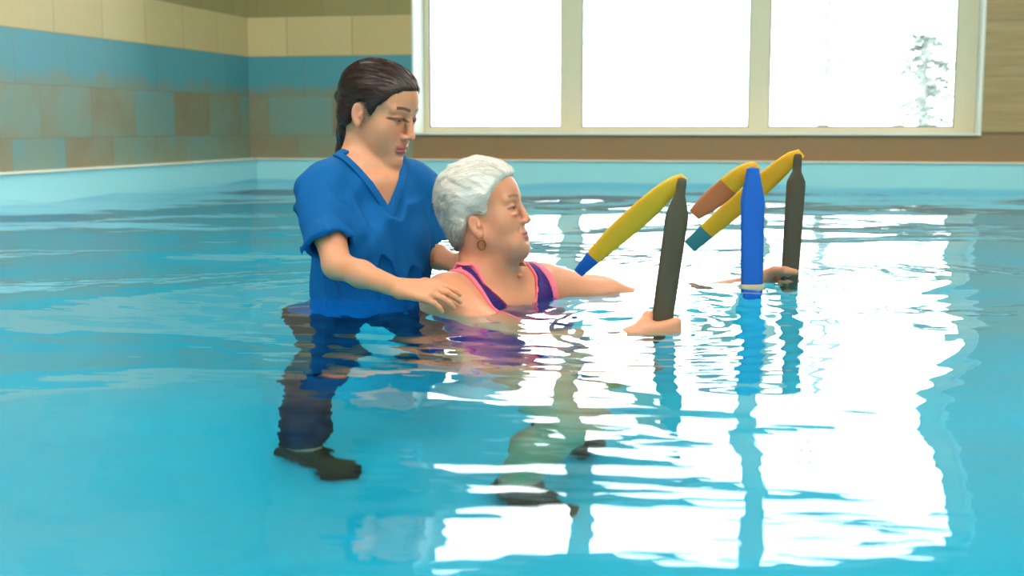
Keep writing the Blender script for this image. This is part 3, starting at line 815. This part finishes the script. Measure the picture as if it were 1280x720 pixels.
        d = np.minimum(t, sl) - hcv * hcv * .045 * .25
        d = d + fold
        # hollow: keep a 5 mm skin
        inn = inner(P); inn2 = np.where(inn < .5, inn, .5)
        d = np.maximum(d, -np.maximum(inn2, -(t - .004)))
        w = vee(q)
        d = np.maximum(d, -w); d = np.maximum(d, bot - q[:, 2]); return d
    za = .094
    def vee(q):
        wedge = np.maximum((np.abs(q[:, 1]) - (q[:, 2] - za) * .62) * .85, -(q[:, 0] + .0))
        hole = np.sqrt((q[:, 0] + .012) ** 2 + (q[:, 1]) ** 2) - .058; hole = np.maximum(hole, .15 - q[:, 2])
        return np.minimum(wedge, hole)
    def skinned(P): return scrub(P)
    clo, chi = (-.72, 2.60, -.42), (.02, 3.35, .40)
    body_obj('scrub_top', skinned, [(clo, chi, .0040)], base, M['scrub'], root)
    def band(P):
        q = T_.to(P); w = vee(q)
        return np.maximum(np.maximum(np.abs(C(P) - .001 ) - .0035, np.abs(w - .009) - .009), -(q[:, 2] - za + .03))
    body_obj('neckband', band, [((-.50, 2.80, .14), (-.16, 3.20, .36), .0026)], base, M['scrub'], root)
    # trousers
    def pants(P):
        q = T_.to(P); d = legs(P)
        pel = Sdf().el((-.01, 0, -.34), (.115, .170, .125), .06, fr=T_)(P)
        h = np.maximum(.06 - np.abs(d - pel), 0) / .06; d = np.minimum(d, pel) - h * h * .015
        d = d + .005 * vnoise(P * 11, 4) + .0025 * np.sin(P[:, 2] * 60 + 5 * vnoise(P * 7, 6))
        d = np.maximum(d, P[:, 2] + .17); return np.maximum(d, -DEPTH + .10 - P[:, 2])
    body_obj('trousers', pants, [((-.85, 2.5, -1.24), (.05, 3.7, -.14), .0075)], base, M['pants'], root)
    for an, toe in ((anR, toeR), (anL, toeL)):
        f_ = Sdf(); foot(f_, an, toe)
        body_obj('shoe', lambda P, f_=f_: np.maximum(f_(P) - .006, P[:, 2] - an[2] - .02), [(an - .24, an + .24, .006)], base, M['shoe'], root)

# ---------------------------------------------------------------- the older woman (in the water up to her shoulders)
def build_swimmer():
    H = Frame(L(608, 264.5, 2.85), 16, -11, 0, .925)
    T_ = Frame((-.022, 2.86, -.150), 40, -2)
    base = np.array([-.02, 2.80, -DEPTH])
    root = empty('person', to_world(base), PHI)
    tag(root, 'older woman with short white hair in a purple swimsuit, shoulder-deep in the pool', 'person')
    shR, shL = T_.w(-.005, -.172, .168), T_.w(-.005, .172, .160)
    elR = np.array([.060, 2.59, -.155]); wrR = np.array([.230, 2.493, -.034])
    elL = np.array([.345, 3.07, -.050]); wrL = np.array([.605, 3.19, -.008])
    S = Sdf()
    head(S, H, ear_z=-.027, eye_open=.0036, old=1.0)
    S.rc(H.w(-.030, 0, -.050), T_.w(-.020, 0, .195), .052, .058, .03)
    S.rc(H.w(-.006, 0, -.075), T_.w(.006, 0, .140), .040, .040, .03)
    for sg in (-1, 1): S.rc(T_.w(-.030, .02 * sg, .208), T_.w(-.015, .125 * sg, .172), .042, .046, .05)
    for sg in (-1, 1): S.rc(T_.w(.026, .020 * sg, .146), T_.w(.022, .14 * sg, .162), .009, .008, .03)
    S.el((-.026, 0, -.005), (.096, .155, .165), .05, fr=T_)
    S.rc((-.005, -.145, .115), (-.005, .145, .115), .056, .056, .06, fr=T_)
    S.sym('el', (.055, .075, -.065), (.065, .070, .070), .05, fr=T_)
    S.el((.015, 0, -.18), (.125, .150, .15), .07, fr=T_)
    S.el((-.01, 0, -.35), (.130, .180, .13), .07, fr=T_)
    limb(S, [shR, (shR * .5 + elR * .5), elR], [.060, .052, .042], .035); limb(S, [elR, elR * .6 + wrR * .4, wrR], [.041, .039, .027], .015)
    limb(S, [shL, (shL + elL) / 2, elL], [.060, .048, .038], .035); limb(S, [elL, elL * .6 + wrL * .4, wrL], [.038, .036, .027], .015)
    hand(S, wrR, nrm((1, .12, .05)), (0, 0, 1), (.12, -1, 0), ((72, 88, 50), (74, 88, 50), (76, 88, 50), (78, 88, 50)), .0, 'grip', 1.08)
    hand(S, wrL, nrm((1, .05, .05)), (0, 0, 1), (-.05, 1, 0), ((72, 88, 50), (74, 88, 50), (76, 88, 50), (78, 88, 50)), .0, 'grip', 1.02)
    hR, hL_ = T_.w(-.01, -.095, -.39), T_.w(-.01, .095, -.39)
    anR = np.array([.03, 2.60, -DEPTH + .085]); anL = np.array([.10, 2.98, -DEPTH + .085])
    knR = (hR + anR) / 2 + np.array([.16, -.12, .03]); knL = (hL_ + anL) / 2 + np.array([.20, -.06, .03])
    legs = Sdf()
    for h_, kn, an in ((hR, knR, anR), (hL_, knL, anL)):
        calf = kn * .65 + an * .35 + np.array([-.02, .01, 0]); limb(S, [h_, kn, calf, an], [.096, .060, .058, .038], .05)
    toeR, toeL = nrm((.5, -.85, 0)), nrm((.5, -.8, 0))
    foot(S, anR, toeR); foot(S, anL, toeL)
    fc = face_color(H, SKIN_E, (.50, .16, .14), (.20, .13, .09), (.66, .21, .15), 1, eye_open=.0036, brow_w=.75)
    wr = lambda P: S(P)
    lo, hi = (-.50, 2.25, -1.24), (.95, 3.45, .20)
    hb = (H.c - .135, H.c + (.135, .135, .10), .0017)
    rb = (wrR + (-.04, -.07, -.07), wrR + (.17, .08, .07), .0024); lb = (wrL + (-.04, -.08, -.07), wrL + (.17, .07, .07), .0024)
    body_obj('body', S, [(lo, hi, .007), hb, rb, lb], base, M['skin_e'], root, color=fc, normals=True)
    eye_parts(H, root, base, 0, -5, (.10, .07, .05))
    # short white hair, swept back
    hx = [-.14, -.085, -.055, -.038, -.025, -.008, .004, .014, .024, .030, .040, .055, .066, .10]
    hz = [-.088, -.085, -.068, -.030, -.006, .000, .000, -.012, .002, .022, .044, .058, .070, .085]
    Hs = Sdf(); Hs.el((-.016, 0, .040), (.103, .086, .090), .02, fr=H); Hs.el((.012, 0, .050), (.076, .074, .068), .03, fr=H)
    Hs.el((-.040, 0, -.035), (.066, .070, .062), .03, fr=H)
    def hair(P):
        q = H.to(P); d = Hs(P); line = np.interp(q[:, 0], hx, hz)
        # locks run back and down
        ang = q[:, 2] + .55 * q[:, 0]
        lock = .0030 * vnoise(np.stack([q[:, 0] * 16 - q[:, 2] * 8, q[:, 1] * 52, ang * 56], -1), 2) + .0018 * vnoise(np.stack([q[:, 0] * 30, q[:, 1] * 130, ang * 120], -1), 5)
        wave = .006 * vnoise(q * 18, 9)
        d = smax(d - lock - wave, (line - q[:, 2]) * .75, .016)
        return d
    def grey_shade(V):  # painted shade over the back of the hair, plus salt-and-pepper nape and streaks
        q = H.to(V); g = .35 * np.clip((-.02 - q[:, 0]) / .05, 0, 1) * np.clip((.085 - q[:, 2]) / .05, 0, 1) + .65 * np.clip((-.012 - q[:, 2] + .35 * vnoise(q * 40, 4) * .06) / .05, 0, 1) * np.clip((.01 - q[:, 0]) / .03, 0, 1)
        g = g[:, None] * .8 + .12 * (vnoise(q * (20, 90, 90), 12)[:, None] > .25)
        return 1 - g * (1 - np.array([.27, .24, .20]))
    ho, HV = body_obj('hair', hair, [(H.c + (-.17, -.14, -.13), H.c + (.14, .14, .17), .0020)], base, M['hair_e'], root, ret=True, color=grey_shade,
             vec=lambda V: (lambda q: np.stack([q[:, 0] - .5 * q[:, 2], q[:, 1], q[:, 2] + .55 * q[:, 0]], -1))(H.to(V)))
    def flow(P):
        q = H.to(P); v = np.stack([-np.ones(len(P)), .25 * np.sign(q[:, 1]), np.clip(-.25 - (.06 - q[:, 2]) * 7, -1.6, .5)], -1)
        v[:, 2] += np.where((q[:, 0] > .03) & (q[:, 2] > .07), .9, 0)
        return nrm2(v @ H.M.T)
    strands(HV, hair, base, ho, M['hair_e'], flow, 4200, .036, 5, .00045, .006, grey_shade)
    # swimsuit: a thin skin over the torso, with straps
    def region(q):
        f, l, u = q[:, 0], np.abs(q[:, 1]), q[:, 2]
        neck = u - (.112 + 1.2 * np.clip(l - .02, 0, .08)); back = u - .09
        top = np.where(f > 0, neck, back)
        arm = l - (.125 + np.clip(.14 - u, 0, .12) * .4)
        body = np.maximum(top, arm)
        strap = np.maximum(np.maximum(np.abs(l - .108) - .017, -u), u - .24)
        d = np.minimum(body, strap)
        return np.maximum(d, -.46 - u)
    def suit(P):
        q = T_.to(P); b = S(P); return np.maximum(np.abs(b - .002) - .0022, region(q) + .006)
    def trim(P):
        q = T_.to(P); b = S(P); r = region(q); return np.maximum(np.maximum(np.abs(b - .0025) - .0032, np.abs(r) - np.where((np.abs(q[:, 1]) > .108) & (q[:, 2] > .08), .0085, .0028)), -.02 - q[:, 2])
    sl, sh = (-.32, 2.58, -.58), (.28, 3.12, .14)
    body_obj('swimsuit', suit, [(sl, sh, .0032)], base, M['suit'], root)
    body_obj('strap_piping', trim, [((-.30, 2.60, -.18), (.26, 3.10, .14), .0030)], base, M['pink'], root)
    # earring
    bm = bmesh.new()
    e0 = H.w(-.002, -.079, -.074) - base
    R0, r0, n1, n2 = .0085, .0016, 28, 10
    vs = [[bm.verts.new((e0[0] + (R0 + r0 * math.cos(b)) * math.cos(a), e0[1] + r0 * math.sin(b), e0[2] + (R0 + r0 * math.cos(b)) * math.sin(a) * 1.25))
           for b in np.linspace(0, 2 * math.pi, n2, endpoint=False)] for a in np.linspace(0, 2 * math.pi, n1, endpoint=False)]
    for i in range(n1):
        for j in range(n2): bm.faces.new((vs[i][j], vs[(i + 1) % n1][j], vs[(i + 1) % n1][(j + 1) % n2], vs[i][(j + 1) % n2]))
    bmesh.ops.recalc_face_normals(bm, faces=bm.faces)
    me = bpy.data.meshes.new('earring'); bm.to_mesh(me); bm.free(); link_mesh('earring', me, M['gold'], root)
    for an, toe in ((anR, toeR), (anL, toeL)):
        f_ = Sdf(); foot(f_, an, toe)
        body_obj('water_shoe', lambda P, f_=f_, an=an: np.maximum(f_(P) - .006, P[:, 2] - an[2] - .02), [(an - .24, an + .24, .006)], base, M['shoe'], root)

M['gold'] = plain('dull_gold', srgb(150, 96, 50), .35, .05, 40, metallic=.8)

# ---------------------------------------------------------------- foam exercise bars
M['foam_dark'] = plain('dark_olive_foam', srgb(76, 68, 50), .8, .12, 60, .0006)
M['foam_blue'] = plain('blue_foam', srgb(6, 92, 186), .75, .08, 60, .0006)
M['foam_yellow'] = plain('yellow_foam_band', srgb(236, 172, 24), .7, .06, 40, .0005)
M['foam_orange'] = plain('orange_foam_band', srgb(206, 112, 62), .7, .06, 40, .0005)
M['foam_teal'] = plain('teal_foam_band', srgb(58, 128, 134), .7, .06, 40, .0005)
M['grip'] = plain('beige_grip', srgb(196, 178, 142), .6, .06, 40)

def loft(name, pts, widths, thick, mat, parent, base, side=None, sq=3.2, seg=28):
    """closed rounded band through pts; width lies across the path, thickness away from the viewer"""
    bm = bmesh.new(); rings = []; pts = [np.asarray(p, float) for p in pts]
    thick = thick if isinstance(thick, (list, tuple)) else [thick] * len(pts)
    for i, p in enumerate(pts):
        tg = nrm(pts[min(i + 1, len(pts) - 1)] - pts[max(i - 1, 0)])
        a = np.array([0, 1., 0]); wv = nrm(np.cross(tg, a)); tv = nrm(np.cross(wv, tg))
        if side is not None and wv @ np.asarray(side) < 0: wv = -wv
        ring = []
        for t in np.linspace(0, 2 * math.pi, seg, endpoint=False):
            c, s = math.cos(t), math.sin(t); e = 2 / sq
            x = abs(c) ** e * math.copysign(1, c) * widths[i] / 2; y = abs(s) ** e * math.copysign(1, s) * thick[i] / 2
            ring.append(bm.verts.new(p + wv * x + tv * y - base))
        rings.append(ring)
    for r0, r1 in zip(rings[:-1], rings[1:]):
        for j in range(seg): bm.faces.new((r0[j], r0[(j + 1) % seg], r1[(j + 1) % seg], r1[j]))
    bm.faces.new(rings[0][::-1]); bm.faces.new(rings[-1])
    bmesh.ops.recalc_face_normals(bm, faces=bm.faces)
    me = bpy.data.meshes.new(name); bm.to_mesh(me); bm.free()
    o = link_mesh(name, me, mat, parent)
    o.modifiers.new('edge', 'EDGE_SPLIT').split_angle = 1.0
    return o

def resample(pts, vals, n=14):
    pts = np.array(pts, float); vals = np.array(vals, float); s = np.r_[0, np.cumsum(np.linalg.norm(np.diff(pts, axis=0), axis=1))]
    u = np.linspace(0, s[-1], n); return [np.array([np.interp(x, s, pts[:, k]) for k in range(3)]) for x in u], list(np.interp(u, s, vals))

def foam_bar(label, bar_mat, y, px_base, px_top, py_top, wide, neck, neck_py, sh_py, low_z, strap, strap_y, strap_w, tip_mat, tip_from, thick=.03):
    b = L(px_base[0], px_base[1], y); t = L(px_top, py_top, y); base = np.array([b[0], y, 0.])
    root = empty('foam_bar', to_world(base), PHI); tag(root, label, 'exercise bar', 'foam exercise bars')
    ax = (t - b) / (t[2] - b[2])
    at = lambda z: b + ax * (z - b[2])
    zn = L(px_top, neck_py, y)[2]; zs = L(px_top, sh_py, y)[2]; zt = t[2]
    zz = [low_z, low_z + .006, low_z + .03, (low_z + zs) / 2, zs - .04, zs - .012, zs, (zs + zn) / 2, zn, (zn + zt) / 2, zt - .012, zt - .003, zt]
    ww = [wide * .5, wide * .8, wide * .92, wide * .97, wide * 1.02, wide * 1.04, wide * 1.0, (wide + neck) / 2, neck * 1.02, neck, neck, neck * .85, neck * .4]
    th = [thick * .6, thick * .9] + [thick] * 6 + [thick * .8] * 3 + [thick * .65, thick * .3]
    loft('bar', [at(z) for z in zz], ww, th, bar_mat, root, base)
    pts = [L(p[0], p[1], strap_y[0] + (strap_y[1] - strap_y[0]) * p[2]) for p in strap]
    P_, W_ = resample(pts, strap_w, 26); 
    for _ in range(3):
        W_ = [W_[0]] + [(W_[i - 1] + 2 * W_[i] + W_[i + 1]) / 4 for i in range(1, 25)] + [W_[25]]
        P_ = P_[:4] + [(P_[i - 1] + 2 * P_[i] + P_[i + 1]) / 4 for i in range(4, 25)] + [P_[25]]
    k = int(tip_from * 25)
    loft('strap', P_[:k + 1], W_[:k + 1], [.005] + [.013] * k, M['foam_yellow'], root, base)
    loft('strap_tip', P_[k:], W_[k:], [.0134] * (25 - k) + [.008], tip_mat, root, base)
    return root, base, at

def build_bars():
    # nearest one, held in the near hand
    foam_bar('dark foam bar nearest the camera with a yellow strap ending in a blue tip', M['foam_dark'], 2.53, (828, 398), 853, 222, .0435, .019, 243, 267, -.16,
             [(858, 226, 0), (853, 221.5, 0), (846, 226, .02), (832, 239, .1), (806, 263, .3), (770, 294, .6), (740, 323, .85), (723, 341, 1)], (2.555, 2.70),
             (.008, .014, .026, .040, .049, .046, .033, .022), M['foam_blue'], .84)
    r, base, at = foam_bar('blue foam bar standing in the water with a strap ending in orange', M['foam_blue'], 3.075, (940, 340), 941, 209, .054, .028, 212, 246, -.14,
             [(950, 213, 0), (942, 208.5, 0), (932, 213, .02), (918, 226, .2), (900, 242, .5), (883, 256, .75), (868, 268, 1)], (3.10, 3.20),
             (.010, .028, .038, .050, .054, .048, .032), M['foam_orange'], .46, .035)
    loft('grip', [at(.012), at(.006), at(-.012), at(-.018)], [.056, .060, .060, .056], [.040, .044, .044, .04], M['grip'], r, base)
    foam_bar('dark foam bar farthest from the camera with a yellow strap ending in teal', M['foam_dark'], 3.165, (988, 334), 997.5, 192, .044, .020, 214, 227, -.12,
             [(1004, 197, 0), (999, 191.5, 0), (991, 196, .02), (975, 211, .12), (950, 233, .3), (915, 262, .6), (885, 288, .85), (862, 308, 1)], (3.20, 3.42),
             (.010, .020, .036, .048, .054, .052, .046, .040), M['foam_teal'], .84)

build_therapist(); build_swimmer(); build_bars()
